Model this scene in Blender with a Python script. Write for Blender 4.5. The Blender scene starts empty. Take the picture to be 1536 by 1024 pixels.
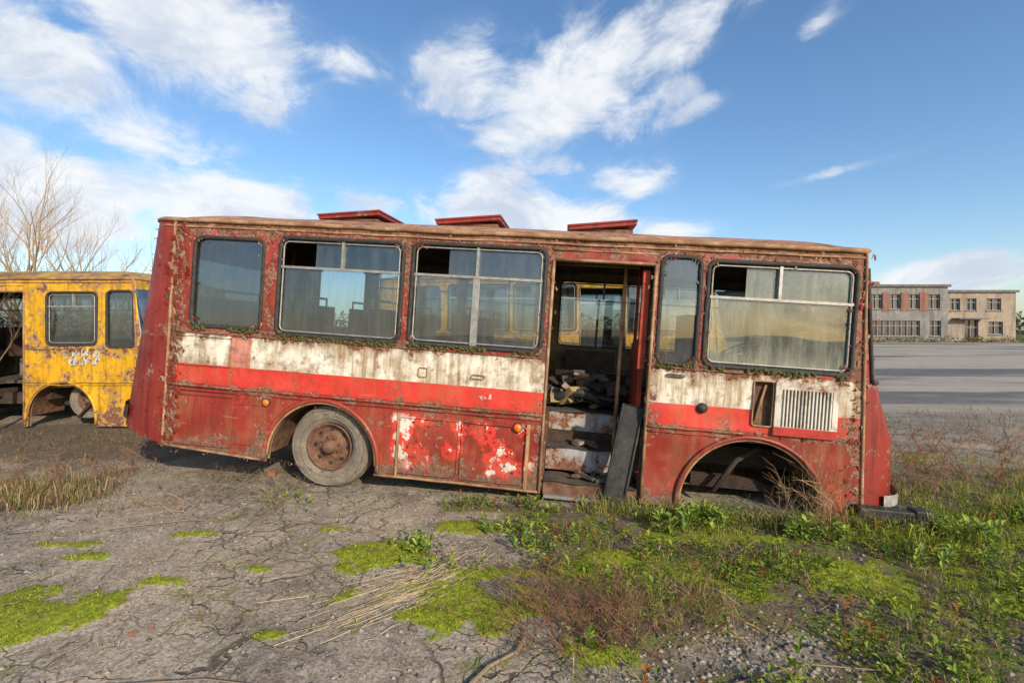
import bpy, math, random
import numpy as np
from mathutils import Vector, Matrix, noise
from mathutils.geometry import delaunay_2d_cdt
random.seed(7); rng=np.random.default_rng(5)
R=math.radians
scene=bpy.context.scene
scene.view_settings.view_transform='Standard'; scene.view_settings.look='None'; scene.view_settings.exposure=0

# ---------------------------------------------------------------- node helpers
class NB:
    def __init__(s,nt): s.nt=nt; s.nt.nodes.clear()
    def n(s,t,**k):
        nd=s.nt.nodes.new(t)
        for a,b in k.items(): setattr(nd,a,b)
        return nd
    def put(s,sock,v):
        if v is None: return
        if isinstance(v,bpy.types.NodeSocket): s.nt.links.new(v,sock)
        else:
            if isinstance(v,(tuple,list)) and len(v)==3 and sock.type=='RGBA': v=(*v,1)
            sock.default_value=v
    def m(s,op,a,b=None,c=None,clamp=False):
        nd=s.n('ShaderNodeMath',operation=op,use_clamp=clamp)
        s.put(nd.inputs[0],a); s.put(nd.inputs[1],b)
        if c is not None: s.put(nd.inputs[2],c)
        return nd.outputs[0]
    def vm(s,op,a,b=None):
        nd=s.n('ShaderNodeVectorMath',operation=op); s.put(nd.inputs[0],a)
        if b is not None: s.put(nd.inputs[1],b)
        return nd.outputs['Value'] if op in('DOT_PRODUCT','LENGTH','DISTANCE') else nd.outputs[0]
    def mix(s,f,a,b,bt='MIX'):
        nd=s.n('ShaderNodeMix',data_type='RGBA',blend_type=bt)
        s.put(nd.inputs[0],f); s.put(nd.inputs[6],a); s.put(nd.inputs[7],b); return nd.outputs[2]
    def st(s,v,lo,hi,a=0.,b=1.,smooth=True):
        nd=s.n('ShaderNodeMapRange',interpolation_type='SMOOTHSTEP' if smooth else 'LINEAR')
        s.put(nd.inputs[0],v); s.put(nd.inputs[1],lo); s.put(nd.inputs[2],hi); s.put(nd.inputs[3],a); s.put(nd.inputs[4],b); return nd.outputs[0]
    def noise(s,vec,scale,detail=4,rough=.6,dist=0):
        nd=s.n('ShaderNodeTexNoise'); s.put(nd.inputs['Vector'],vec); nd.inputs['Scale'].default_value=scale
        nd.inputs['Detail'].default_value=detail; nd.inputs['Roughness'].default_value=rough; nd.inputs['Distortion'].default_value=dist
        return nd.outputs['Fac']
    def noisec(s,vec,scale,detail=3):
        nd=s.n('ShaderNodeTexNoise'); s.put(nd.inputs['Vector'],vec); nd.inputs['Scale'].default_value=scale
        nd.inputs['Detail'].default_value=detail; return nd.outputs['Color']
    def vor(s,vec,scale,feat='F1',out='Distance',rand=1):
        nd=s.n('ShaderNodeTexVoronoi',feature=feat); s.put(nd.inputs['Vector'],vec); nd.inputs['Scale'].default_value=scale
        nd.inputs['Randomness'].default_value=rand
        return nd.outputs[out]
    def bump(s,h,strength=.5,dist=.01):
        nd=s.n('ShaderNodeBump'); s.put(nd.inputs['Height'],h); nd.inputs['Strength'].default_value=strength; nd.inputs['Distance'].default_value=dist
        return nd.outputs[0]
    def obj(s): return s.n('ShaderNodeTexCoord').outputs['Object']
    def sep(s,v):
        nd=s.n('ShaderNodeSeparateXYZ'); s.put(nd.inputs[0],v); return nd.outputs
    def out(s,sh): s.nt.links.new(sh,s.n('ShaderNodeOutputMaterial').inputs[0])
    def pbsdf(s,col,rough=.6,metal=0,normal=None,spec=.4):
        p=s.n('ShaderNodeBsdfPrincipled'); s.put(p.inputs['Base Color'],col); s.put(p.inputs['Roughness'],rough)
        s.put(p.inputs['Metallic'],metal); p.inputs['Specular IOR Level'].default_value=spec
        if normal is not None: s.put(p.inputs['Normal'],normal)
        return p.outputs[0]
def newmat(name):
    m=bpy.data.materials.new(name); m.use_nodes=True; return m,NB(m.node_tree)

def m_basic(name,c1,c2,scale=8,rough=.7,metal=0,bs=.3,bd=.01,det=4,spec=.3):
    m,b=newmat(name); P=b.obj(); n=b.noise(P,scale,det,.65)
    f=b.st(n,.35,.65); col=b.mix(f,c1,c2)
    g=b.noise(P,scale*7,3,.6); col=b.mix(b.st(g,.3,.7,0,.45),col,tuple(x*.45 for x in c1))
    b.out(b.pbsdf(col,rough,metal,b.bump(b.m('ADD',n,b.m('MULTIPLY',g,.4)),bs,bd),spec)); return m

def rustify(b,P,col,thr,amount=1.0,extra=None):
    """layers of peeled primer and rust"""
    n=b.noise(P,3.2,8,.70); n2=b.noise(P,14,5,.7); k=b.m('ADD',b.m('MULTIPLY',n,.62),b.m('MULTIPLY',n2,.38))
    if extra is not None: k=b.m('ADD',k,extra)
    stain=b.st(k,thr-.09,thr,0,.5); col=b.mix(stain,col,(.14,.042,.022))
    rim=b.st(k,thr-.010,thr-.004,smooth=False); core=b.st(k,thr+.004,thr+.014,smooth=False)
    rc=b.mix(b.st(b.noise(P,26,4,.7),.3,.7),(.075,.028,.016),(.26,.125,.07))
    col=b.mix(b.m('MULTIPLY',rim,.6),col,(.42,.32,.25)); col=b.mix(core,col,rc)
    return col,core,k

def m_banded():
    m,b=newmat('paint_red_white'); P=b.obj(); x,y,z=b.sep(P)
    wob=b.m('MULTIPLY',b.m('SUBTRACT',b.noise(P,6,4),.5),.016); v=b.m('ADD',z,wob); uu=b.m('ADD',x,b.m('MULTIPLY',wob,2))
    big=b.noise(P,1.3,5,.6)
    dark=b.mix(b.st(big,.35,.65),(.19,.018,.012),(.31,.034,.021))
    fade=b.noise(P,4,7,.7); dark=b.mix(b.st(fade,.50,.72,0,.55),dark,(.40,.095,.06))
    bright=b.mix(b.st(big,.35,.65),(.52,.028,.021),(.62,.05,.034)); bright=b.mix(b.st(fade,.52,.74,0,.45),bright,(.5,.15,.10))
    white=b.mix(b.st(b.noise(P,3.4,7,.7),.40,.64),(.74,.69,.59),(.48,.42,.30))
    def band(lo,hi,c=v,e=.004): return b.m('MULTIPLY',b.st(c,lo,lo+e,smooth=False),b.st(c,hi,hi+e,1,0,smooth=False))
    isb=band(.60,.785); isw=band(.785,1.075)
    patch=b.m('MULTIPLY',band(.62,.84,uu),isw); low=b.m('MULTIPLY',band(-.02,.46,v,.05),band(2.22,3.55,uu,.05))
    col=b.mix(isb,dark,bright); col=b.mix(isw,col,white); col=b.mix(b.m('MULTIPLY',patch,.85),col,(.50,.16,.11))
    n=b.noise(P,3.6,7,.62); n=b.m('ADD',n,b.m('MULTIPLY',b.m('SUBTRACT',b.noise(P,18,4),.5),.12))
    lf=b.m('MULTIPLY',low,b.st(n,.515,.525,smooth=False)); col=b.mix(lf,col,bright)
    lw=b.m('MULTIPLY',low,b.st(n,.585,.595,smooth=False)); col=b.mix(lw,col,(.64,.60,.53))
    P2=b.vm('ADD',P,(7.3,2.1,4.4)); nb=b.noise(P2,3.1,8,.66); notw=b.m('SUBTRACT',1.,isw)
    col=b.mix(b.m('MULTIPLY',b.m('MULTIPLY',b.st(nb,.59,.605),notw),.6),col,bright)
    col=b.mix(b.m('MULTIPLY',b.m('MULTIPLY',b.st(nb,.65,.66),notw),.8),col,(.55,.48,.42))
    S=b.vm('MULTIPLY',P,(13,13,1.1)); s=b.noise(S,1.,6,.68)
    sw=b.m('MULTIPLY',b.st(s,.41,.63),b.m('ADD',b.m('MULTIPLY',isw,.50),.36))
    sw=b.m('MULTIPLY',sw,b.st(b.noise(P,1.7,3),.34,.57)); col=b.mix(sw,col,(.25,.15,.06))
    al=b.m('MULTIPLY',b.m('MULTIPLY',b.st(z,.86,1.06),b.st(z,1.10,1.12,1,0)),b.st(b.noise(b.vm('MULTIPLY',P,(9,9,2)),1.,5,.7),.48,.62)); col=b.mix(b.m('MULTIPLY',al,.55),col,(.13,.13,.04))
    blot=b.m('MULTIPLY',b.st(b.noise(P,9,6,.72),.52,.68),b.m('ADD',b.m('MULTIPLY',isw,.4),.3)); col=b.mix(blot,col,(.13,.08,.05))
    S2=b.vm('MULTIPLY',P,(2.2,2,40)); s2=b.noise(S2,1.,4,.7); col=b.mix(b.m('MULTIPLY',b.st(s2,.64,.70),.4),col,(.42,.30,.24))
    def near(c,w): return b.st(b.m('ABSOLUTE',b.m('SUBTRACT',z,c)),0,w,1,0)
    ex=b.m('MULTIPLY',near(1.08,.09),.09)
    for c,w,a in((.585,.06,.08),(-.06,.24,.095),(2.1,.13,.10)): ex=b.m('ADD',ex,b.m('MULTIPLY',near(c,w),a))
    ex=b.m('ADD',ex,b.m('MULTIPLY',b.st(z,1.08,1.13),.045)); 
    for c,w,a in((0,.2,.12),(6.17,.2,.09),(3.56,.09,.06),(4.5,.08,.05),(1.0,.1,.04),(2.3,.08,.04)):
        ex=b.m('ADD',ex,b.m('MULTIPLY',b.st(b.m('ABSOLUTE',b.m('SUBTRACT',x,c)),0,w,1,0),a))
    col,core,k=rustify(b,P,col,.594,extra=ex)
    gr=b.m('MULTIPLY',b.st(z,-.1,.28,1,0),b.st(b.noise(P,9,5),.35,.65,.15,.75)); col=b.mix(gr,col,(.12,.085,.055))
    h=b.m('ADD',b.m('MULTIPLY',core,-1.),b.m('MULTIPLY',b.noise(P,60,3),.5))
    b.out(b.pbsdf(col,b.mix(core,(.40,)*3,(.85,)*3),0,b.bump(h,.6,.005),.4)); return m

def m_peel(name,ca,cb,cf,thr,rough=.45):
    m,b=newmat(name); P=b.obj(); x,y,z=b.sep(P)
    col=b.mix(b.st(b.noise(P,1.6,5,.6),.35,.65),ca,cb); col=b.mix(b.st(b.noise(P,7,7,.7),.50,.70,0,.5),col,cf)
    S=b.vm('MULTIPLY',P,(14,14,1.2)); col=b.mix(b.st(b.noise(S,1.,5,.65),.46,.68,0,.6),col,tuple(c*.35 for c in ca))
    ex=b.m('ADD',b.st(z,-.1,.35,.06,0),b.m('MULTIPLY',b.st(b.m('ABSOLUTE',b.m('SUBTRACT',z,1.08)),0,.12,1,0),.05))
    col,core,k=rustify(b,P,col,thr,extra=ex)
    h=b.m('ADD',b.m('MULTIPLY',core,-1.),b.m('MULTIPLY',b.noise(P,50,3),.4))
    b.out(b.pbsdf(col,b.mix(core,(rough,)*3,(.85,)*3),0,b.bump(h,.5,.005),.4)); return m

def m_glass(name,tint=(.62,.69,.73),gl=.08,dlo=.015,dhi=.17,dirt=(.25,.26,.25)):
    m,b=newmat(name); P=b.obj(); z=b.sep(P)[2]
    tr=b.n('ShaderNodeBsdfTransparent'); tr.inputs[0].default_value=(*tint,1)
    g=b.n('ShaderNodeBsdfGlossy'); g.inputs['Color'].default_value=(.85,.92,1.,1); g.inputs['Roughness'].default_value=.02
    b.put(g.inputs['Normal'],b.bump(b.noise(P,1.1,1),.12,.03))
    fr=b.n('ShaderNodeFresnel'); fr.inputs[0].default_value=1.5
    mx=b.n('ShaderNodeMixShader'); b.put(mx.inputs[0],b.m('ADD',b.m('MULTIPLY',fr.outputs[0],1.2),gl,clamp=True)); b.put(mx.inputs[1],tr.outputs[0]); b.put(mx.inputs[2],g.outputs[0])
    d=b.n('ShaderNodeBsdfDiffuse'); d.inputs[0].default_value=(*dirt,1)
    n=b.noise(b.vm('MULTIPLY',P,(3,3,1.2)),2.,6,.7); n2=b.noise(b.vm('MULTIPLY',P,(26,26,2.2)),1.,5,.7)
    f=b.st(b.m('ADD',b.m('MULTIPLY',n,.5),b.m('MULTIPLY',n2,.5)),.38,.66,dlo,dhi)
    f=b.m('ADD',f,b.st(z,1.12,1.35,dhi*.6,0)); f=b.m('ADD',f,b.m('MULTIPLY',b.st(b.noise(P,60,2),.68,.72),.15))
    m2=b.n('ShaderNodeMixShader'); b.put(m2.inputs[0],f); b.put(m2.inputs[1],mx.outputs[0]); b.put(m2.inputs[2],d.outputs[0])
    b.out(m2.outputs[0]); return m

def m_attr(name,rough=.7,trans=.25,mul=1.):
    m,b=newmat(name); a=b.n('ShaderNodeAttribute',attribute_name='Col').outputs['Color']
    p=b.pbsdf(a,rough,0,None,.2)
    if trans>0:
        t=b.n('ShaderNodeBsdfTranslucent'); b.put(t.inputs[0],a); mx=b.n('ShaderNodeMixShader'); mx.inputs[0].default_value=trans
        b.put(mx.inputs[1],p); b.put(mx.inputs[2],t.outputs[0]); p=mx.outputs[0]
    b.out(p); return m

MAT=dict(
 band=m_banded(),
 red=m_peel('paint_dark_red',(.19,.021,.015),(.27,.030,.02),(.34,.07,.045),.595),
 yel=m_peel('paint_yellow',(.58,.30,.008),(.70,.40,.012),(.58,.40,.08),.552),
 roofr=m_peel('roof_faded_red',(.38,.17,.10),(.48,.26,.15),(.48,.36,.20),.545,.7),
 roofy=m_peel('roof_faded_yellow',(.56,.34,.04),(.40,.25,.06),(.26,.20,.12),.54,.7),
 gut=m_basic('gutter_rust',(.44,.28,.15),(.22,.10,.055),5,.8),
 rub=m_basic('old_rubber',(.03,.03,.028),(.055,.052,.046),20,.7),
 tyre=m_basic('tyre_rubber',(.17,.145,.115),(.26,.22,.17),7,.85),
 alu=m_basic('dull_aluminium',(.42,.41,.38),(.30,.28,.24),14,.5,.5),
 rust=m_basic('rust',(.11,.055,.035),(.22,.12,.075),12,.85),
 under=m_basic('underbody',(.045,.035,.027),(.085,.055,.04),10,.9),
 lin=m_basic('interior_lining',(.30,.22,.10),(.14,.10,.055),4,.8),
 ceil=m_basic('ceiling_lining',(.17,.12,.07),(.08,.055,.035),4,.8),
 floor=m_basic('interior_floor',(.07,.062,.052),(.12,.10,.08),6,.9),
 step=m_peel('step_metal',(.34,.34,.33),(.46,.45,.42),(.25,.23,.20),.54,.7),
 bump=m_basic('bumper_metal',(.40,.39,.37),(.20,.18,.15),4,.7),
 seat=m_basic('seat_vinyl',(.06,.035,.028),(.10,.06,.045),8,.6),
 foam=m_basic('seat_foam',(.42,.32,.13),(.26,.19,.09),9,.9),
 black=m_basic('black_rubber_panel',(.022,.022,.022),(.05,.048,.045),12,.6),
 org=m_basic('reflector_orange',(.75,.22,.02),(.65,.16,.02),20,.3,bs=.1),
 part=m_basic('partition_red',(.48,.06,.02),(.26,.035,.018),4,.6),
 vent=m_peel('vent_white',(.62,.58,.50),(.52,.47,.38),(.40,.33,.25),.585),
 chip=m_basic('primer_chip',(.38,.29,.22),(.28,.17,.12),20,.8),
 moss=m_basic('moss_clump',(.07,.08,.018),(.14,.14,.035),20,.95,bs=.8),
 glass=m_glass('dusty_glass'), glassd=m_glass('very_dusty_glass',(.78,.82,.76),.06,.07,.40,(.42,.43,.33)),
 glassk=m_glass('grimy_dark_glass',(.32,.38,.43),.12,.02,.15,(.20,.20,.19)),
 glassb=m_glass('dark_glass',(.18,.20,.22),.2,.03,.16),
 bright=m_basic('flake_red',(.48,.04,.03),(.33,.03,.02),20,.6),
)

# ---------------------------------------------------------------- mesh builder
class MB:
    def __init__(s): s.v=[];s.f=[];s.mi=[];s.sm=[]
    def add(s,vs,fs,mi=0,sm=False):
        o=len(s.v); s.v+= [tuple(p) for p in vs]
        for f in fs: s.f.append([i+o for i in f]); s.mi.append(mi); s.sm.append(sm)
    def box(s,a,b,mi=0,M=None):
        x0,y0,z0=a;x1,y1,z1=b
        vs=[(x0,y0,z0),(x1,y0,z0),(x1,y1,z0),(x0,y1,z0),(x0,y0,z1),(x1,y0,z1),(x1,y1,z1),(x0,y1,z1)]
        if M is not None: vs=[M@Vector(p) for p in vs]
        s.add(vs,[(0,3,2,1),(4,5,6,7),(0,1,5,4),(1,2,6,5),(2,3,7,6),(3,0,4,7)],mi)
    def tube(s,path,r,mi=0,n=6,closed=False,sm=True):
        path=[Vector(p) for p in path]; N=len(path); vs=[]; rs=r if isinstance(r,(list,tuple)) else [r]*N
        for i,p in enumerate(path):
            if closed: t=path[(i+1)%N]-path[i-1]
            else: t=path[min(i+1,N-1)]-path[max(i-1,0)]
            if t.length<1e-9: t=Vector((0,0,1))
            t.normalize(); a=Vector((0,1,0)) if abs(t.y)<.9 else Vector((1,0,0))
            e1=t.cross(a).normalized(); e2=t.cross(e1)
            for k in range(n):
                an=2*math.pi*k/n; vs.append(p+(e1*math.cos(an)+e2*math.sin(an))*rs[i])
        fs=[]
        for i in range(N if closed else N-1):
            j=(i+1)%N
            for k in range(n): fs.append((i*n+k,i*n+(k+1)%n,j*n+(k+1)%n,j*n+k))
        if not closed: fs+= [tuple(range(n))[::-1],tuple((N-1)*n+k for k in range(n))]
        s.add(vs,fs,mi,sm)
    def grid(s,fn,nu,nv,mi=0,sm=True,mf=None):
        o=len(s.v)
        for i in range(nu+1):
            for j in range(nv+1): s.v.append(tuple(fn(i/nu,j/nv)))
        for i in range(nu):
            for j in range(nv):
                s.f.append([o+i*(nv+1)+j,o+(i+1)*(nv+1)+j,o+(i+1)*(nv+1)+j+1,o+i*(nv+1)+j+1]); s.mi.append(mf(i,j) if mf else mi); s.sm.append(sm)
    def lathe(s,prof,c,mi=0,n=40,squash=None):
        vs=[];c=Vector(c)
        for r,w in prof:
            for k in range(n):
                a=2*math.pi*k/n; p=Vector((r*math.cos(a),w,r*math.sin(a)))
                if squash is not None and p.z<-squash: 
                    p.y+= (-squash-p.z)*(-.9 if w<.11 else .9); p.z=-squash
                vs.append(c+p)
        fs=[]
        for i in range(len(prof)-1):
            for k in range(n): fs.append((i*n+k,(i+1)*n+k,(i+1)*n+(k+1)%n,i*n+(k+1)%n))
        s.add(vs,fs,mi,True)
    def build(s,name,mats,parent=None,bevel=0):
        me=bpy.data.meshes.new(name); me.from_pydata(s.v,[],s.f)
        for m in mats: me.materials.append(m)
        me.polygons.foreach_set('material_index',s.mi); me.polygons.foreach_set('use_smooth',s.sm); me.update()
        o=bpy.data.objects.new(name,me); scene.collection.objects.link(o)
        if parent: o.parent=parent
        if bevel:
            bv=o.modifiers.new('b','BEVEL'); bv.width=bevel; bv.segments=2; bv.limit_method='ANGLE'
        return o

def rrect(u0,v0,u1,v1,r=.07,n=5):
    pts=[]
    for cx,cy,a0 in((u1-r,v1-r,0),(u0+r,v1-r,90),(u0+r,v0+r,180),(u1-r,v0+r,270)):
        for k in range(n+1):
            a=R(a0+90*k/n); pts.append((cx+r*math.cos(a),cy+r*math.sin(a)))
    return pts
def pip(x,y,poly):
    c=False;j=len(poly)-1
    for i in range(len(poly)):
        xi,yi=poly[i];xj,yj=poly[j]
        if (yi>y)!=(yj>y) and x<(xj-xi)*(y-yi)/(yj-yi)+xi: c=not c
        j=i
    return c
def panel(mb,outer,holes,step,place,mi=0,sm=True):
    loops=[outer]+holes; vs=[];es=[]
    for lp in loops:
        o=len(vs);n=len(lp); vs+=[Vector(p) for p in lp]; es+=[(o+i,o+(i+1)%n) for i in range(n)]
    xs=[p[0] for p in outer];ys=[p[1] for p in outer]
    def inside(x,y): return pip(x,y,outer) and not any(pip(x,y,h) for h in holes)
    x=min(xs)+step*.5
    while x<max(xs):
        y=min(ys)+step*.5
        while y<max(ys):
            if inside(x,y): vs.append(Vector((x+random.uniform(-.1,.1)*step,y+random.uniform(-.1,.1)*step)))
            y+=step
        x+=step
    V,E,F,*_=delaunay_2d_cdt(vs,es,[],0,1e-5)
    fs=[f for f in F if inside(sum(V[i].x for i in f)/3,sum(V[i].y for i in f)/3)]
    mb.add([place(p.x,p.y) for p in V],fs,mi,sm)

W=2.3; TOP=2.13
def sgp(x,p): return math.copysign(abs(x)**p,x)
def lerp(a,b,t): return a+(b-a)*t
def Brear(v): return lerp(.80,.42,min(max(v/TOP,0),1))
def Bfront(v):
    if v<.6: return .48
    if v<1.1: return lerp(.48,.27,(v-.6)/.5)
    return lerp(.27,.05,(v-1.1)/1.03)
def ufront(v): return 6.2-.10*max(v,0)/TOP
def rearpt(ph,v,ins=0):
    e=2/3.1; w=W/2*(1-sgp(math.cos(ph),e)); u=-(Brear(v)-ins)*abs(math.sin(ph))**e
    return (u,min(max(w,ins),W-ins),v)
def frontpt(ph,v,ins=0):
    e=2/2.6; w=W/2*(1-sgp(math.cos(ph),e)); u=ufront(v)+(Bfront(v)-ins)*abs(math.sin(ph))**e
    return (u,min(max(w,ins),W-ins),v)

def build_bus(name,origin,yaw=None,M=None,side='band',capm='red',roof='roofr',windows=None,door=(3.61,4.45),arches=None,holes=(),gls=('glass','glassd','glassk'),wheels=()):
    root=bpy.data.objects.new(name,None); scene.collection.objects.link(root)
    root.matrix_world=M if M is not None else Matrix.Translation(origin)@Matrix.Rotation(yaw or 0,4,'Z')
    VB=-.08
    def outline(dr):
        o=[(0,0),(.5,-.02)]
        ev=[('a',a) for a in arches]+([('d',dr)] if dr else [])
        ev.sort(key=lambda e:e[1][0])
        for t,e in ev:
            if t=='a':
                uc,vc,rr=e; o.append((uc-rr,VB if uc>1.7 else -.05))
                o+=[(uc+rr*math.cos(R(180-a)),vc+rr*math.sin(R(180-a))) for a in range(0,181,9)]
                o.append((uc+rr,VB))
            else: o+=[(e[0],VB),(e[0],1.93),(e[1],1.93),(e[1],VB)]
        o+=[(6.0,VB),(6.2,-.02)]+[(ufront(k*TOP/5),k*TOP/5) for k in range(1,6)]+[(0,TOP)]
        return o
    hol=[rrect(*w[:4]) for w in windows]+[rrect(*h,r=.015) for h in holes]
    def dent(u,v):
        k=min(1,u/.2,(6.1-u)/.2); k=max(k,0)
        lowk=1.7 if v<1.05 else .7
        return lowk*(.012*k*noise.noise(Vector((u*1.5,v*2,0)))+.008*k*noise.noise(Vector((u*4.5,v*5,3))))
    mb=MB(); ol=outline(door)
    panel(mb,ol,hol,.06,lambda u,v:(u,dent(u,v),v),0)
    mb.build('side_panel',[MAT[side]],root)
    mb=MB(); panel(mb,ol,hol,.3,lambda u,v:(u,.05,v),0,False)
    farw=[(.22,1.15,.91,1.97),(1.08,1.13,2.25,2.0),(2.34,1.13,3.52,2.0),(3.62,1.13,4.78,2.0),(4.88,1.13,6.05,2.0)]
    olf=outline(None); hf=[rrect(*w) for w in farw]
    panel(mb,olf,hf,.3,lambda u,v:(u,W-.05,v),0,False); mb.build('interior_lining',[MAT['lin']],root)
    mb=MB(); panel(mb,olf,hf,.2,lambda u,v:(u,W-dent(u,v),v),0); mb.build('far_side_panel',[MAT[side]],root)
    mb=MB()
    def fr(i,j):
        ph=math.pi*i; b=rearpt(ph,.3)[0]; vb=.2*abs(b)/.8; p=rearpt(ph,lerp(vb,TOP,j)); 
        d=(.02*noise.noise(Vector((p[0]*3,p[1]*3,p[2]*2.5)))+.010*noise.noise(Vector((p[0]*8,p[1]*8,p[2]*7))))*math.sin(ph); return (p[0]+d,p[1]-d,p[2])
    mb.grid(fr,64,36,0,True,lambda i,j:1 if (17<=i<=46 and 20<=j<=30) else 0)
    def ff(i,j):
        ph=math.pi*i; return frontpt(ph,lerp(-.05,TOP,j))
    mb.grid(ff,60,30,0,True,lambda i,j:1 if (3<=i<=56 and i not in(29,30) and 16<=j<=27) else 0)
    mb.build('end_panels',[MAT[capm],MAT['glassb'] ],root)
    def loop(v=TOP,ins=0):
        L=[]
        for k in range(25): L.append(rearpt(math.pi-math.pi*k/24,v,ins))
        for k in range(1,30): L.append((lerp(0,ufront(v),k/30),ins,v))
        for k in range(25): L.append(frontpt(math.pi*k/24,v,ins))
        for k in range(1,30): L.append((lerp(ufront(v),0,k/30),W-ins,v))
        return L
    L=loop(); nl=len(L); mb=MB()
    def rf(i,j,drop=0,sc=1):
        p=L[int(round(i*nl))%nl]; su=min(max(p[0],1.0),5.1); lam=j*sc
        h=.23*(1-lam**2.0)**.85 if lam<1 else 0
        x=lerp(su,p[0],lam); y=lerp(W/2,p[1],lam)
        return (x,y,TOP+h-drop+.012*noise.noise(Vector((x*2,y*2,0)))*(1 if lam<1 else 0))
    jj=[0,.3,.55,.7,.8,.87,.93,.97,1]
    mb.grid(lambda i,j:rf(i,jj[int(round(j*8))]),nl,8,0); mb.build('roof',[MAT[roof]],root)
    mb=MB(); mb.grid(lambda i,j:rf(i,j,.06,.97),nl,6,0); mb.build('ceiling',[MAT['ceil']],root)
    mb=MB()
    def wob(p,a=.007): n=noise.noise(Vector(p)*4); return (p[0],p[1]+a*n,p[2]+a*n)
    mb.tube([wob((p[0],p[1]-(.012 if p[1]<.01 else 0),p[2]+.008)) for p in L],.022,0,6,True)
    mb.tube([wob((p[0],p[1]-(.006 if p[1]<.01 else -.006),TOP-.05)) for p in L],.011,0,6,True)
    mb.build('gutter',[MAT['gut']],root)
    mb=MB(); gl=MB()
    def win(w,y,s):
        u0,v0,u1,v1=w[:4]; hd=w[4] if len(w)>4 else None; vd=w[5] if len(w)>5 else None; miss=w[6] if len(w)>6 else (); g=w[7] if len(w)>7 else 0
        mb.tube([(a,y+s*.002,b) for a,b in rrect(u0,v0,u1,v1)],.02,0,6,True)
        yg=y+s*.02; e=.012
        def pane(a,b,c,d,gi,dy=0):
            gl.add([(a,yg+dy,b),(c,yg+dy,b),(c,yg+dy,d),(a,yg+dy,d)],[(0,1,2,3)],gi)
        if hd:
            mb.tube([(a,y+s*.004,b) for a,b in rrect(u0+.035,v0+.035,u1-.035,v1-.035,.05)],.008,1,5,True)
            mb.box((u0+.02,y-.008,hd-.011),(u1-.02,y+.03,hd+.011),1)
            mb.box((vd-.012,y-.010,hd),(vd+.012,y+.034,v1-.02),1)
            pane(u0+e,v0+e,u1-e,hd,g)
            q=(vd-u0)
            if 0 in miss: pane(u0+q*.55,hd,vd+.03,v1-e,g,.012*s)
            else: pane(u0+e,hd,vd,v1-e,g)
            if 1 not in miss: pane(vd,hd,u1-e,v1-e,g,.004*s)
            if len(w)>8: mb.box((w[8]-.03,y-.004,v0),(w[8]+.03,y+.03,hd),1)
        else: pane(u0+e,v0+e,u1-e,v1-e,g)
    for w in windows: win(w,0,1)
    for w in farw: win((*w,1.75,(w[0]+w[2])/2,(),0) if w[0]>1 else w,W,-1)
    mb.build('window_frames',[MAT['rub'],MAT['alu']],root)
    gl.build('window_glass',[MAT[q] for q in gls],root)
    mb=MB()
    mb.box((-.35,.06,.50),(3.55,W-.06,.55),0); mb.box((3.55,.62,.50),(4.5,W-.06,.55),0); mb.box((4.5,.06,.50),(6.3,W-.06,.55),0)
    mb.build('floor',[MAT['floor']],root)
    mb=MB()
    mb.box((-.4,.55,.18),(6.5,.68,.36),0); mb.box((-.4,1.62,.18),(6.5,1.75,.36),0)
    for u in(.4,2.6,3.5,4.6): mb.box((u,.2,.3),(u+.08,W-.2,.42),0)
    mb.box((2.4,.9,.05),(3.3,1.4,.35),0); mb.box((2.3,.06,.0),(3.5,.5,.42),0)
    mb.tube([(1.59,.2,.1),(1.59,2.1,.1)],.07,0,8); mb.lathe([(0,-.16),(.12,-.1),(.16,0),(.12,.1),(0,.16)],(1.59,1.15,.1),0,16)
    mb.tube([(5.33,.5,.12),(5.33,1.8,.12)],.05,0,8)
    mb.box((4.9,.8,.1),(5.9,1.4,.5),0)
    for k in range(9): mb.box((4.95,.35,.02+.012*k),(5.75-.03*k,.43,.028+.012*k),0)
    mb.tube([(5.1,.2,.02),(5.3,.25,.3),(5.5,.3,.42)],.025,0,6)
    mb.build('chassis',[MAT['under']],root)
    mb=MB()
    for uc,vc,rr in arches:
        r0=rr+.01
        mb.grid(lambda i,j:(uc+(r0+.02*j)*math.cos(math.pi*(1-i)),lerp(.02,.62,j),max(vc,0)+(r0+.02*j)*.97*math.sin(math.pi*(1-i))),20,4,0)
        rim=[(uc-rr-.03,-.012,VB+.03)]+[(uc+(rr+.03)*math.cos(R(180-a)),-.012,vc+(rr+.03)*math.sin(R(180-a))) for a in range(0,181,6)]+[(uc+rr+.03,-.012,VB+.02)]
        mb.tube(rim,.02,1,6)
        rim=[(uc+(rr+.005)*math.cos(R(180-a)),.0,vc+(rr+.005)*math.sin(R(180-a))) for a in range(0,181,6)]
        mb.tube(rim,.012,2,6)
    mb.build('wheel_arches',[MAT['rust'],MAT[side],MAT['gut']],root)
    mb=MB()
    segs=[(0.02,door[0]-.02),(door[1]+.02,6.16)]
    for a,b_ in segs:
        n=int((b_-a)/.15)+2
        if b_>6: b_=5.28 if holes else b_
        for vv,r in((.585,.013),(.545,.007)):
            mb.tube([(lerp(a,b_,k/(n-1)),-.014+.006*noise.noise(Vector((k*.7,vv*9,1))),vv+.007*noise.noise(Vector((k*.5,0,2)))) for k in range(n)],r,0,6)
        mb.tube([(lerp(a,b_,k/(n-1)),-.006,1.085) for k in range(n)],.009,0,5)
    mb.tube([(0,-.004,.0)]+[(.012*noise.noise(Vector((0,0,k*.9))),-.008,k*TOP/20) for k in range(1,21)],.014,1,6)
    mb.tube([(ufront(k*TOP/20),-.006,k*TOP/20) for k in range(21)],.014,1,6)
    for u in(door[0]-.012,door[1]+.012): mb.tube([(u,-.004,-.08),(u,-.006,1),(u,-.004,1.94)],.014,1,6)
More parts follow.
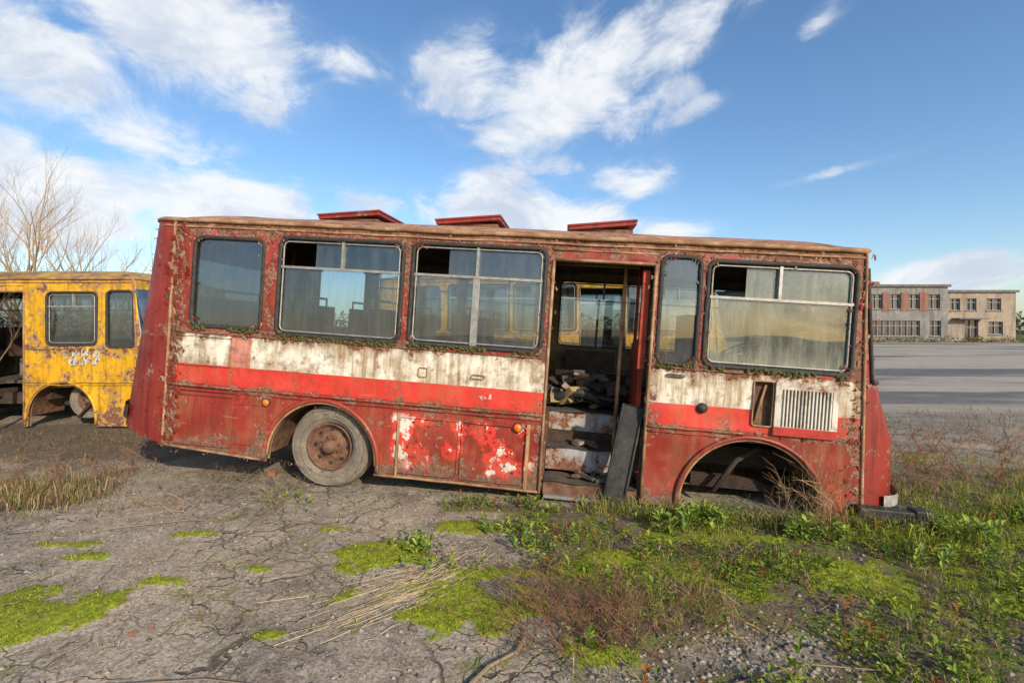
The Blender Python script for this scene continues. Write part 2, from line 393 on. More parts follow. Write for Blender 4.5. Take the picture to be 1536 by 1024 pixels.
    mb.tube([(door[0],-.004,1.945),(door[1],-.004,1.945)],.014,1,6); mb.tube([(door[0]-.02,-.004,2.03),(door[1]+.02,-.004,2.03)],.007,1,6)
    mb.tube([(u,-.004+.008*noise.noise(Vector((u*3,0,1))),-.075+.01*noise.noise(Vector((u*3,0,0)))) for u in np.linspace(arches[0][0]+arches[0][2],door[0],14)],.012,1,5)
    mb.tube([(u,-.004,lerp(0,-.05,min(u,1))) for u in np.linspace(0,arches[0][0]-arches[0][2],6)],.012,1,5)
    mb.build('trim_rails',[MAT[side],MAT['gut']],root)
    mb=MB()
    mb.grid(lambda i,j:(lambda p:(p[0]-.05*math.sin(math.pi*i),p[1]-(.03 if i<.5 else -.03),p[2]+.0))(rearpt(math.pi*lerp(.14,.86,i),.20+.13*j)),24,1,0)
    mb.grid(lambda i,j:(lambda p:(p[0]+.05,p[1]+(-.02 if i<.5 else .02),p[2]))(frontpt(math.pi*lerp(.05,.95,i),.10+.09*j)),24,1,1)
    mb.build('bumpers',[MAT['under'],MAT['bump']],root)
    for k,(uc,wc,vc,rr) in enumerate(wheels):
        mb=MB(); s=rr/.39
        prof=[(.21,.05),(.25,.0),(.33,-.01),(.375,.01),(.39,.045),(.392,.10),(.392,.13),(.385,.17),(.36,.2),(.25,.2),(.2,.16)]
        mb.lathe([(r*s,w) for r,w in prof],(uc,wc,vc),0,48,.365*s)
        for g in(.07,.105,.14): mb.lathe([(r*s,g+d) for r,d in((.393,-.006),(.397,-.003),(.397,.003),(.393,.006))],(uc,wc,vc),0,48,.365*s)
        for g in(.27,.345): mb.lathe([(g*s,-.002),(g*s,-.013),((g+.008)*s,-.013),((g+.01)*s,-.002)],(uc,wc,vc),0,48,.365*s)
        rp=[(.215,.03),(.222,.005),(.212,.0),(.2,.02),(.19,.05),(.15,.075),(.12,.05),(.1,.045),(.065,.045),(.06,-.01),(.045,-.03),(0,-.032)]
        mb.lathe([(r*s,w) for r,w in rp],(uc,wc,vc),1,36)
        for q in range(8):
            a=q*math.pi/4; x=uc+.165*s*math.cos(a); z=vc+.165*s*math.sin(a)
            mb.lathe([(.022,.0),(.0,-.002)],(x,wc+.058,z),2,10)
            x=uc+.088*s*math.cos(a+.3); z=vc+.088*s*math.sin(a+.3); mb.lathe([(.012,.045),(.012,.025),(0,.025)],(x,wc,z),1,6)
        mb.build('wheel_%d'%(k+1),[MAT['tyre'],MAT['rust'],MAT['black']],root)
    mb=MB()
    for u in (.35,1.15,1.95,2.75):
        for w0 in(.12,1.42):
            mb.box((u,w0,.9),(u+.42,w0+.76,1.0),0); mb.box((u-.05,w0,1.0),(u+.04,w0+.76,1.42),0)
            mb.box((u+.1,w0+.1,.55),(u+.14,w0+.14,.9),1); mb.box((u+.3,w0+.6,.55),(u+.34,w0+.64,.9),1)
            mb.tube([(u-.03,w0+.05,1.4),(u-.03,w0+.05,1.5),(u-.03,w0+.7,1.5),(u-.03,w0+.7,1.4)],.013,1,6)
    mb.box((5.1,1.35,.95),(5.55,1.85,1.05),0); mb.box((5.05,1.35,1.06),(5.15,1.85,1.6),0)
    mb.box((5.2,1.5,.55),(5.4,1.7,.95),1)
    mb.build('seats',[MAT['seat'],MAT['alu']],root,.012)
    mb=MB(); c=Vector((5.75,1.6,1.28))
    ax=Matrix.Rotation(R(-25),3,'Y'); mb.tube([c+ax@Vector((.24*math.cos(t),.24*math.sin(t),0)) for t in np.linspace(0,2*math.pi,24,endpoint=False)],.014,0,6,True)
    mb.tube([c,c+Vector((.3,0,-.6))],.02,0,6); mb.tube([c+ax@Vector((-.24,0,0)),c+ax@Vector((.24,0,0))],.01,0,6)
    mb.box((5.95,.2,.55),(6.25,W-.2,1.12),0); mb.build('dashboard_and_wheel',[MAT['black']],root)
    return root

# ================= red bus
eu=Vector((.9911,-.1144,-.0677)).normalized(); ev=(Vector((0,0,1))-eu*eu.z).normalized(); ew=ev.cross(eu).normalized()
CH=1.475
Mx=Matrix(((eu.x,ew.x,ev.x,-3.33),(eu.y,ew.y,ev.y,4.61),(eu.z,ew.z,ev.z,CH-1.09),(0,0,0,1)))
wins=[(.21,1.15,.91,1.985,None,None,(),2),(1.07,1.125,2.25,2.02,1.75,1.68,(0,),0),(2.34,1.13,3.53,2.03,1.75,2.93,(0,),0,2.93),
      (4.51,1.12,4.83,2.02),(4.89,1.125,6.05,2.0,1.70,5.46,(0,),1)]
red=build_bus('red_bus',None,M=Mx,windows=wins,arches=[(1.585,.0,.52),(5.335,-.03,.56)],holes=[(5.31,.66,5.465,1.03)],
   wheels=[(1.61,.10,.10,.39),(1.61,W-.32,.10,.39)])
mb=MB()
def rough_step(a,b_,mi=0,amp=.016):
    u0,w0,z0=a;u1,w1,z1=b_
    mb.grid(lambda i,j:(lerp(u0,u1,i),w0+amp*noise.noise(Vector((i*5,j*2,z1*7))),lerp(z0,z1,j)+amp*noise.noise(Vector((i*4,1,z1*5)))*(j>.9)),16,6,mi)
    mb.grid(lambda i,j:(lerp(u0,u1,i),lerp(w0,w1,j)-.03*(j<.1),z1+.004+amp*noise.noise(Vector((i*4,1,z1*5)))),16,8,3)
rough_step((3.63,.03,-.1),(4.43,.30,.02),1); rough_step((3.63,.30,.05),(4.43,.60,.26)); rough_step((3.63,.60,.30),(4.43,.7,.54))
mb.box((3.60,.05,-.08),(3.625,.62,.55),1); mb.box((4.435,.05,-.08),(4.46,.62,.55),1)
mb.box((3.64,-.02,-.115),(4.42,.02,-.09),2)
for k in range(16):
    yy=random.choice([.16,.42])+random.uniform(-.06,.08); zz=.06 if yy<.3 else .29
    Mk=Matrix.Translation((random.uniform(3.7,4.35),yy,zz))@Matrix.Rotation(random.uniform(0,6),4,'Z')@Matrix.Rotation(random.uniform(-.5,.5),4,'X')
    a,b_,c=random.uniform(.02,.10),random.uniform(.015,.05),random.uniform(.004,.02); mb.box((-a,-b_,-c),(a,b_,c),(1,3,4)[k%3],Mk)
mb.build('entrance_steps',[MAT['step'],MAT['rust'],MAT['alu'],MAT['floor'],MAT['chip']],red)
mb=MB(); mb.tube([(4.24,.32,.3),(4.25,.33,2.1)],.018,0,8); mb.tube([(3.6,.55,1.98),(4.4,.55,1.98)],.012,0,8)
for u in(.6,2.0,3.4): mb.tube([(u,1.0,.55),(u,1.0,2.15)],.014,0,6)
mb.build('grab_poles',[MAT['gut']],red)
mb=MB(); mb.box((4.37,.07,1.05),(4.43,.14,1.9),0); mb.box((4.39,.14,.55),(4.43,.62,1.3),0); mb.box((4.44,.62,.55),(4.47,1.1,1.25),0); mb.tube([(4.41,.62,1.2),(4.41,.62,2.1)],.016,0,6); mb.build('partition',[MAT['part']],red)
mb=MB(); Md=Matrix.Translation((4.14,-.05,-.12))@Matrix.Rotation(R(9),4,'Y')@Matrix.Rotation(R(-8),4,'X')
mb.box((0,0,0),(.17,.035,.88),0,Md); mb.tube([Md@Vector((0,-.005,0)),Md@Vector((0,-.005,.88)),Md@Vector((.17,-.005,.88)),Md@Vector((.17,-.005,0))],.014,0,6)
mb.build('fallen_door_leaf',[MAT['black']],red,.01)
mb=MB()
for k in range(60):
    Mk=Matrix.Translation((random.uniform(3.66,4.5),random.uniform(.62,1.6),.58+random.uniform(0,.3)))@Matrix.Rotation(random.uniform(0,6),4,'Z')@Matrix.Rotation(random.uniform(-.9,.9),4,'X')
    a,b_,c=random.uniform(.04,.18),random.uniform(.03,.11),random.uniform(.006,.04); mb.box((-a,-b_,-c),(a,b_,c),(0,1,1,0,2,3,0,4)[k%8],Mk)
mb.tube([(3.9+.34*math.cos(t),.85+.2*math.sin(t),.68+.05*math.sin(3*t)) for t in np.linspace(0,6.2,20)],.045,0,8)
for q in range(5):
    x0=random.uniform(3.7,4.1); mb.tube([(x0+.1*t,.75+.1*math.sin(t*2+q),.72+.08*math.sin(t*1.7+q)) for t in np.linspace(0,5,14)],.009,0,5)
mb.box((3.7,1.5,.62),(4.4,1.95,.78),3,Matrix.Rotation(.03,4,'Y')); mb.box((3.75,1.9,.8),(4.35,2.02,1.1),1)
mb.build('interior_debris',[MAT['black'],MAT['seat'],MAT['floor'],MAT['foam'],MAT['chip']],red,.008)
mb=MB(); mb.box((5.475,-.028,.60),(5.96,-.006,1.035),0)
for k in range(14):
    u=5.535+k*.0275; mb.box((u,-.042,.68),(u+.012,-.029,.98),0); mb.box((u+.012,-.0295,.68),(u+.024,-.0285,.98),1)
mb.box((5.475,-.0295,.60),(5.96,-.0285,.67),2)
mb.build('engine_vent',[MAT['vent'],MAT['black'],MAT['bright']],red,.003)
mb=MB(); mb.box((5.29,.055,.62),(5.49,.25,1.06),0); mb.tube([(a,-.006,b_) for a,b_ in rrect(5.31,.66,5.465,1.03,.015,2)],.007,1,5,True); mb.tube([(5.35,.04,.7),(5.38,.03,.85),(5.42,.04,1.0)],.012,1,5); mb.build('vent_cavity',[MAT['rust'],MAT['gut']],red)
mb=MB()
def frame(u0,v0,u1,v1,r,mi,y=-.014):
    mb.tube([(a,y,b) for a,b in rrect(u0,v0,u1,v1,.015,2)],r,mi,5,True)
frame(2.31,-.03,2.86,.47,.006,0); frame(2.89,-.03,3.46,.47,.006,0); frame(.72,.08,.99,.45,.005,0); frame(.04,.03,.70,.50,.004,0)
frame(.0,.78,.66,1.05,.004,0); mb.box((.66,-.014,.55),(.69,-.003,1.06),0); mb.box((.995,-.014,.56),(1.012,-.003,1.08),0)
mb.box((2.30,-.020,-.06),(2.32,-.003,.50),1); mb.box((3.46,-.018,-.06),(3.49,-.003,.50),1)
frame(2.46,.84,2.54,.92,.005,1); frame(2.94,.86,3.06,.895,.005,1); frame(4.6,1.01,4.75,1.03,.005,2)
mb.build('locker_doors_and_seams',[MAT['band'],MAT['gut'],MAT['rub']],red)
mb=MB()
for u,v,mi,r in((1.03,.485,0,.033),(3.38,.465,0,.036),(4.91,.77,1,.035)):
    mb.lathe([(r+.008,-.004),(r+.008,-.02),(r,-.024)],(u,0,v),1,20); mb.lathe([(r,-.022),(r*.7,-.034),(0,-.038)],(u,0,v),mi,20)
mb.build('side_markers',[MAT['org'],MAT['black']],red)
mb=MB()
for u,t in((1.0,8),(2.3,8),(3.68,9)):
    Mh=Matrix.Translation((u,.72,2.385))@Matrix.Rotation(R(-t*.75),4,'Y')@Matrix.Rotation(R(2),4,'X')
    mb.box((0,0,0),(.70,.8,.022),0,Mh); mb.box((.01,.01,-.035),(.69,.79,0),0,Mh)
    mb.box((u+.05,.78,2.31),(u+.66,1.46,2.39),1); mb.tube([(u+.6,.9,2.36),(u+.62,.9,2.45)],.01,1,5); mb.tube([(u+.6,1.3,2.36),(u+.62,1.3,2.45)],.01,1,5)
mb.build('roof_hatches',[MAT['red'],MAT['rust']],red,.008)
mb=MB(); mb.box((6.12,-.12,.02),(6.62,-.02,.11),0); mb.box((6.52,-.13,.0),(6.66,-.01,.13),0); mb.box((6.1,.12,-.02),(6.6,.5,.06),0); mb.build('front_chassis_beam',[MAT['black']],red,.012)
mb=MB()
mb.tube([tuple(Vector(frontpt(math.pi*.05,v))+Vector((.0,-.008,0))) for v in np.linspace(1.08,2.0,12)],.016,0,6)
mb.tube([tuple(Vector(frontpt(math.pi*t,1.08))+Vector((.006,0,0))) for t in np.linspace(.05,.95,24)],.016,0,6)
mb.build('windscreen_gasket',[MAT['rub']],red)
mb=MB()
def flake(u,v,y=-.008,s=1,mi=None):
    a=random.uniform(.004,.018)*s;b_=random.uniform(.010,.04)*s;t=random.gauss(0,.5);o=random.uniform(.003,.018)*s
    c,sn=math.cos(t),math.sin(t)
    P=[(-a,-b_,0),(a,-b_*.7,0),(a*1.1,b_*.6,-o),(-a*.5,b_,-o*1.2)]
    mb.add([(u+p[0]*c-p[1]*sn,y+p[2],v+p[0]*sn+p[1]*c) for p in P],[(0,1,2,3)],random.choice([0,0,0,0,1,1,2,3]) if mi is None else mi)
for k in range(420): flake(random.gauss(.04,.05),random.uniform(.02,2.1),s=random.choice([.5,.7,1,1.5]))
for k in range(60):
    ph=random.uniform(.1,.5); p=rearpt(ph,random.uniform(.2,2.05)); flake(p[0],p[2],y=p[1]-.02,s=.5,mi=0)
for k in range(90): flake(random.gauss(6.12,.04),random.uniform(.0,2.1),s=.7)
for w in wins:
    lp=rrect(*w[:4])
    for k in range(90):
        i=random.randrange(len(lp)); a=lp[i];b_=lp[(i+1)%len(lp)];t=random.random()
        flake(lerp(a[0],b_[0],t)+random.gauss(0,.025),lerp(a[1],b_[1],t)+random.gauss(0,.025),s=.5)
for k in range(200): flake(random.uniform(0,3.6),random.choice([.585,1.08,-.05,.47])+random.gauss(0,.015),s=.45)
for k in range(70): flake(random.uniform(4.5,6.15),random.choice([.585,1.08])+random.gauss(0,.015),s=.45)
for k in range(90): flake(random.uniform(2.3,3.5),random.uniform(-.05,.5),s=.45)
for k in range(140): flake(random.uniform(0,6.1),random.uniform(2.03,2.13),y=-.012,s=.5)
for k in range(60): flake(random.choice([3.6,4.46])+random.gauss(0,.015),random.uniform(0,2),s=.5)
for k in range(150): flake(random.choice([.98,2.29,3.57,4.48,4.86])+random.gauss(0,.025),random.uniform(1.1,2.05),s=.5)
mb.build('peeling_paint_flakes',[MAT['red'],MAT['rust'],MAT['chip'],MAT['gut']],red)
mb=MB()
def lump(c,r,mi=0):
    vs=[(c[0]+r[0]*x,c[1]+r[1]*y,c[2]+r[2]*z) for x,y,z in((1,0,0),(.5,-.8,.1),(-.5,-.8,0),(-1,0,0),(-.5,.8,0),(.5,.8,0),(.1,0,1),(0,0,-1))]
    fs=[]
    for k in range(6): fs.append((k,(k+1)%6,6)); fs.append(((k+1)%6,k,7))
    mb.add([tuple(Vector(p)+Vector((random.uniform(-1,1),random.uniform(-1,1),random.uniform(-1,1)))*r[2]*.35) for p in vs],fs,mi,True)
for w in wins:
    n=int((w[2]-w[0])*130)
    for k in range(n):
        u=random.uniform(w[0],w[2]); 
        if noise.noise(Vector((u*3,1,0)))>-.2: s=random.uniform(.4,1.1); lump((u,-.018,w[1]-.02+random.gauss(0,.010)),(.018*s,.014*s,.012*s))
for k in range(160): 
    u=random.uniform(0,6.1)
    if noise.noise(Vector((u*2,5,0)))>0: s=random.uniform(.4,1.); lump((u,-.018,2.15),(.02*s,.014*s,.01*s))
for k in range(100):
    u=random.uniform(2.25,3.5); s=random.uniform(.3,.8); lump((u,-.016,.60),(.02*s,.012*s,.01*s))
mb.build('sill_moss',[MAT['moss']],red)

# ================= yellow buses
ywin=[(.21,1.15,.91,1.97),(1.07,1.125,2.25,2.0,1.75,1.68,(),0),(2.34,1.13,3.50,2.0,1.75,2.93,(),0),(4.80,1.14,5.55,1.93,1.72,5.2,(),0),(5.70,1.10,6.10,1.95)]
yb=build_bus('yellow_bus',(-11.78,7.25,.10),0,side='yel',capm='yel',roof='roofy',windows=ywin,arches=[(1.4,.05,.52),(5.02,.07,.5)],
   wheels=[(5.2,.25,.28,.30),(1.45,.25,.30,.36)],gls=('glassk','glassk','glassk'))
mb=MB(); 
for k in range(60):
    u=random.uniform(5.05,5.6); v=random.uniform(.83,1.02); mb.add([(u,-.018,v),(u+random.uniform(.02,.05),-.018,v+.01),(u+.03,-.018,v+random.uniform(.04,.1)),(u,-.0185,v+.06)],[(0,1,2,3)],0)
mb.build('scraped_paint',[MAT['vent']],yb)
yb2=build_bus('yellow_bus',(-2.3,9.4,.32),R(-3),side='yel',capm='yel',roof='roofy',windows=wins,arches=[(1.585,.0,.52),(5.335,-.03,.56)],
   wheels=[(1.61,.10,.08,.37),(5.33,.10,.08,.37)],gls=('glassk','glassk','glassk'))

# ---------------------------------------------------------------- ground
MOSS=[(-.86,3.18,.36,.20),(-.40,2.62,.50,.26),(-2.55,2.55,.52,.28),(-.1,2.95,.28,.10),(.75,3.05,.55,.22),(1.9,2.9,.8,.25),(2.9,2.75,.8,.3),(-.35,3.62,.3,.10),(.3,2.2,.25,.10),(3.3,3.6,.9,.35),(4.9,5.6,.5,.10),(1.4,3.5,.6,.15),(3.4,5.2,.5,.08),
 (-2.75,3.15,.16,.05),(-2.1,2.85,.12,.05),(-2.3,3.5,.2,.04),(-1.6,3.0,.10,.04),(-1.3,3.6,.15,.04),(-3.1,3.35,.2,.05),(-1.15,2.35,.10,.05)]
def nz(x,y,s,o=0): return noise.noise(Vector((x*s,y*s,o)))
def fmoss(x,y):
    m=0
    w=.75*nz(x,y,2.6,1)+.6*nz(x,y,7,2)+.35*nz(x,y,19,3)
    for a,b_,rx,ry in MOSS:
        d=((x-a)/rx)**2+((y-b_)/ry)**2
        if d<5: m=max(m,.92-d*.75+w*1.4)
    return min(max(m*1.5,0),1)
def fveg(x,y):
    edge=x-(.15+.25*math.sin(y*2)-.55*(y-2.6))
    a=min(max(edge*1.6+.5*nz(x,y,2,5),0),1)
    if y>4: a*=max(0,1-(y-4)*.45)*(1 if x>2.9 else .3)
    if x>5: a*=max(0,1-(x-5)*.4)
    g=1-max(0,1-(((x-1.15)/.5)**2+((y-2.25)/.28)**2))
    a*=max(min(g+.25*nz(x,y,4,6),1),0)
    l=max(0,1.1-(((x+4.3)/.8)**2+((y-4.35)/.5)**2)+.6*nz(x,y,3,4))
    strip=max(0,1-abs(y-(3.78-.1144*(x+.0)*1+.25))/.22)*(1 if x>-.6 else .0)
    return min(max(a,l,strip*.9),1)
def gh(x,y):
    d=math.hypot(x,y-3); k=1/(1+(d/25)**2)
    z=.022*nz(x,y,.7)+.012*nz(x,y,2.3,3)+.005*nz(x,y,7,4)
    if 1<y<8 and abs(x)<6: z+=.004*nz(x,y,20,7)
    z-=.07*math.exp(-((x-2.8)/1.8)**2-((y-4.2)/1.5)**2)
    z-=.015
    return z*k
def axis(a,b_,st,lo,hi):
    c=list(np.arange(a,b_,st)); s=st;v=c[-1]
    while v<hi: s=min(s*1.18,60); v+=s; c.append(v)
    s=st;v=c[0];pre=[]
    while v>lo: s=min(s*1.18,60); v-=s; pre.append(v)
    return pre[::-1]+c
X=axis(-4.2,4.6,.036,-600,600); Y=axis(1.5,5.0,.036,-80,1200)
verts=[];mk=[]
for y in Y:
    for x in X:
        near=(-7<x<9 and .5<y<9)
        mo=fmoss(x,y) if near else 0; ve=fveg(x,y) if near else 0
        dk=0
        if -14<x<-3 and 4<y<10: dk=max(0,min(1,1.3-abs(y-6.6)/1.3))*min(1,(-3.2-x)*1.5 if x>-3.9 else 1)
        z=gh(x,y)+(mo*(.016+.014*nz(x,y,30,8)) if mo else 0)
        verts.append((x,y,z)); 
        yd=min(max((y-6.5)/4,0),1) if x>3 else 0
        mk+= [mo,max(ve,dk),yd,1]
nx=len(X); faces=[(j*nx+i,j*nx+i+1,(j+1)*nx+i+1,(j+1)*nx+i) for j in range(len(Y)-1) for i in range(nx-1)]
me=bpy.data.meshes.new('ground'); me.from_pydata(verts,[],faces)
at=me.color_attributes.new('mask','FLOAT_COLOR','POINT'); at.data.foreach_set('color',mk)
me.polygons.foreach_set('use_smooth',[True]*len(faces))
g,b=newmat('ground_mat'); P=b.obj(); a=b.sep(b.n('ShaderNodeAttribute',attribute_name='mask').outputs['Color'])
x,y,z=b.sep(P)
big=b.noise(P,.55,5,.6); mid=b.noise(P,3,6,.65); fine=b.noise(P,45,3,.7)
col=b.mix(b.st(big,.40,.60),(.34,.285,.215),(.225,.20,.165)); col=b.mix(b.st(mid,.42,.7,0,.8),col,(.39,.335,.26))
col=b.mix(b.st(b.noise(P,1.3,6,.72),.48,.64,0,.65),col,(.15,.115,.08))
ag=b.sep(b.vor(P,95,out='Color'))[0]; ag2=b.sep(b.vor(P,38,out='Color'))[1]
col=b.mix(.6,col,b.mix(1,col,b.mix(ag,(.40,.38,.35),(1.7,1.68,1.62)),'MULTIPLY')); col=b.mix(b.st(ag2,.93,.95,0,.6),col,(.46,.41,.34))
Pd=b.vm('ADD',P,b.vm('MULTIPLY',b.noisec(P,3.5,4),(.4,.4,0)))
c1=b.vor(Pd,1.5,'DISTANCE_TO_EDGE'); c2=b.vor(Pd,5.2,'DISTANCE_TO_EDGE')
ck1=b.m('MULTIPLY',b.st(c1,.003,.013,1,0),b.st(b.noise(P,.9,3),.44,.54)); ck2=b.m('MULTIPLY',b.st(c2,.008,.032,1,0),b.st(b.noise(P,.8,4),.44,.53)); ck=b.m('MAXIMUM',ck1,ck2)
ck=b.m('MULTIPLY',ck,b.m('SUBTRACT',1.,a[2])); ck=b.m('MULTIPLY',ck,b.st(mid,.3,.55,.35,1))
col=b.mix(b.m('MULTIPLY',ck,.8),col,b.mix(b.st(b.noise(P,2.1,3),.45,.53),(.06,.046,.032),(.12,.14,.025)))
mf_=b.m('MULTIPLY',b.st(b.noise(b.vm('ADD',P,(4,9,0)),1.9,7,.7),.58,.65),b.m('SUBTRACT',1.,a[2])); col=b.mix(b.m('MULTIPLY',mf_,b.st(fine,.35,.6,.2,.85)),col,(.17,.19,.03))
so=b.mix(fine,(.075,.056,.036),(.17,.125,.078)); vv=b.st(b.m('ADD',a[1],b.m('MULTIPLY',b.m('SUBTRACT',mid,.5),.9)),.3,.6); col=b.mix(b.m('MULTIPLY',vv,.8),col,so)
gm=b.m('MULTIPLY',a[1],b.st(b.noise(P,4,5,.7),.46,.56)); gm=b.m('MULTIPLY',gm,b.st(x,-2.6,-2.,0,1)); col=b.mix(b.m('MULTIPLY',gm,.8),col,(.18,.23,.025))
ms=b.mix(b.st(b.noise(P,30,4,.7),.3,.7),(.12,.15,.012),(.34,.40,.03)); ms=b.mix(b.st(b.noise(P,6,4),.48,.66,0,.7),ms,(.17,.14,.035))
mo=b.st(b.m('ADD',a[0],b.m('MULTIPLY',b.m('SUBTRACT',b.noise(P,22,5,.75),.5),1.3)),.35,.6); col=b.mix(mo,col,ms)
yard_shade=b.noise(b.vm('ADD',b.vm('MULTIPLY',P,(.045,.22,0)),(3.3,1.7,0)),1.,4,.6)
yc=b.mix(b.st(yard_shade,.50,.58),(.40,.35,.28),(.12,.12,.125)); yc=b.mix(b.st(mid,.4,.7,0,.35),yc,(.30,.26,.21)); yc=b.mix(b.st(b.noise(P,.4,5,.7),.5,.65,0,.4),yc,(.20,.18,.15))  # dark streaks are long tree shadows painted into the yard colour
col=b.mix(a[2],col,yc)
col=b.mix(b.st(y,60,64),col,(.09,.10,.035))
h=b.m('ADD',b.m('MULTIPLY',ck,-1.0),b.m('ADD',b.m('MULTIPLY',ag,.35),b.m('MULTIPLY',b.noise(P,24,5,.7),b.m('ADD',.7,b.m('MULTIPLY',a[1],2.)))))
b.out(b.pbsdf(col,.92,0,b.bump(h,.8,.010),.2))
me.materials.append(g); ground=bpy.data.objects.new('ground',me); scene.collection.objects.link(ground)

# ---------------------------------------------------------------- vegetation
mveg=m_attr('vegetation_mat',.6,.3); mdry=m_attr('dry_twig_mat',.85,.0)
def mkcol(name,V,F,C,mat,parent=None):
    me=bpy.data.meshes.new(name); me.from_pydata(V,[],F); at=me.color_attributes.new('Col','FLOAT_COLOR','POINT'); at.data.foreach_set('color',np.asarray(C,dtype=np.float32).ravel())
    me.materials.append(mat); o=bpy.data.objects.new(name,me); scene.collection.objects.link(o); return o
def blades(name,pts,cols,mat):
    V=[];F=[];C=[]
    for (x,y,z,h,w,le,d),c in zip(pts,cols):
        o=len(V); cx,cy=math.cos(d),math.sin(d); f=random.uniform(0,6.28); sx,sy=math.cos(f)*w,math.sin(f)*w
        V+=[(x-sx,y-sy,z),(x+sx,y+sy,z),(x+cx*le*h*.35+sx*.8,y+cy*le*h*.35+sy*.8,z+h*.6),(x+cx*le*h*.35-sx*.8,y+cy*le*h*.35-sy*.8,z+h*.6),(x+cx*le*h,y+cy*le*h,z+h*max(.25,1-le*.4))]
        F+=[(o,o+1,o+2,o+3),(o+3,o+2,o+4)]
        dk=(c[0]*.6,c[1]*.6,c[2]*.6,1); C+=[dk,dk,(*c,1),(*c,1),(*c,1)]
    return mkcol(name,V,F,C,mat)
G=[(.22,.28,.03),(.28,.34,.04),(.15,.20,.025),(.36,.38,.06)]; D=[(.42,.32,.16),(.33,.24,.12),(.50,.40,.22)]; BR=[(.22,.13,.075),(.16,.10,.055),(.30,.19,.10)]
def jit(c,k=.25): f=1+random.uniform(-k,k); return tuple(q*f for q in c)
pts=[];cols=[]
for k in range(90000):
    x=random.uniform(-3.4,4.6); y=random.uniform(1.7,4.6)
    m=fmoss(x,y)
    if m>.45 and random.random()<m:
        pts.append((x,y,gh(x,y)+.010,random.uniform(.006,.02),random.uniform(.002,.004),random.uniform(0,.8),random.uniform(0,6.28)))
        cols.append(jit(random.choice([(.40,.47,.03),(.30,.38,.02),(.18,.23,.02),(.44,.47,.07),(.24,.20,.05)])))
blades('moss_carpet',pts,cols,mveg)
pts=[];cols=[]
def tuft(x,y,n,h,pal,sp=.04,w=.002):
    z=gh(x,y)
    for _ in range(n):
        pts.append((x+random.gauss(0,sp),y+random.gauss(0,sp),z,h*random.uniform(.4,1.1),w*random.uniform(.6,1.4),random.uniform(.1,1.1),random.uniform(0,6.28))); cols.append(jit(random.choice(pal)))
for k in range(20000):
    x=random.uniform(-.8,6.2); y=random.uniform(1.7,6.2); v=fveg(x,y)
    inbus=y>4.61-.1154*(x+3.33)+0.02 and x<3.2
    if inbus: continue
    dens=.45*(.45+nz(x,y,1.7,9)*1.9)
    if y<2.6: dens*=.7
    if random.random()<v*dens: tuft(x,y,random.randint(5,11),random.uniform(.03,.12),G+[D[0]] if random.random()<.68 else (D if random.random()<.6 else BR),.03)
for k in range(260):
    x=random.uniform(.6,3.3); y=4.61-.1154*(x+3.33)-random.uniform(.03,.3); tuft(x,y,9,random.uniform(.08,.22),G+D,.04)
for k in range(160):
    x=random.uniform(2.6,5); y=random.uniform(3.2,4.6); tuft(x,y,14,random.uniform(.10,.22),G+[(.40,.46,.05)],.05,.0025)
for k in range(230):
    x=random.gauss(-4.35,.4); y=random.gauss(4.3,.22); tuft(x,y,14,random.uniform(.06,.22),D+BR+[G[0]],.06,.0022)
for k in range(90): x=random.uniform(-3,-.5);y=random.uniform(2.2,4.2);tuft(x,y,5,.035,G+D,.02)
for k in range(420): x=random.uniform(3.6,11);y=random.uniform(4.5,9);tuft(x,y,9,random.uniform(.05,.14),D+[G[0],G[2]]+BR,.07,.003)
for k in range(520): x=random.uniform(-9,-3.8);y=random.uniform(4.9,7.1);tuft(x,y,7,random.uniform(.03,.11),BR+[(.10,.08,.04),(.10,.06,.035),D[1]],.08,.003)
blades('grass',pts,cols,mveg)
V=[];F=[];C=[]
def leaf(x,y,z,L,w,d,el,c):
    o=len(V); dx,dy=math.cos(d),math.sin(d); px,py=-dy,dx; s=math.sin(el);q=math.cos(el)
    V.extend([(x,y,z),(x+dx*L*.45*q+px*w,y+dy*L*.45*q+py*w,z+L*.5*s+.004),(x+dx*L*q,y+dy*L*q,z+L*s*.75),(x+dx*L*.45*q-px*w,y+dy*L*.45*q-py*w,z+L*.5*s+.004),(x+dx*L*.5*q,y+dy*L*.5*q,z+L*.5*s-.003)])
    F.extend([(o,o+1,o+4),(o+1,o+2,o+4),(o+2,o+3,o+4),(o+3,o,o+4)]); C.extend([(*c,1)]*5)
for k in range(10500):
    x=random.uniform(-.7,5.2); y=random.uniform(1.75,4.4); v=fveg(x,y)
    if y>4.61-.1154*(x+3.33)-.01 and x<3.2: continue
    if random.random()<v*.5*(.5+nz(x,y,2.5,12)*1.8):
        z=gh(x,y)+.01; s=random.uniform(.5,1.5); cb=random.choice([(.15,.23,.03),(.20,.29,.035),(.28,.34,.04),(.11,.16,.03)])
        if random.random()<.08: cb=(.30,.12,.03)
        for q in range(random.randint(4,8)): leaf(x,y,z+random.uniform(0,.06)*s,random.uniform(.02,.045)*s,.008*s*random.uniform(.7,1.4),random.uniform(0,6.28),random.uniform(.1,1.1),jit(cb))
for (x,y,s,n) in((-.62,3.25,1.2,16),(-.35,3.0,.9,10),(1.5,3.75,1.6,34),(-2.0,4.15,1.0,8),(-.1,3.55,1.1,16),(1.3,3.6,1.5,24),(.15,3.3,1.1,16),(2.2,3.5,1.5,26),(3.3,3.5,1.6,26),(2.7,3.1,1.3,20)):
    for k in range(n):
        xx=x+random.gauss(0,.13);yy=y+random.gauss(0,.05); c_=random.choice([(.16,.26,.06),(.24,.33,.06),(.32,.38,.06)])
        for q in range(7): leaf(xx,yy,gh(xx,yy)+random.uniform(0,.09)*s,random.uniform(.03,.06)*s,.011*s,random.uniform(0,6.28),random.uniform(.2,1.2),jit(c_))
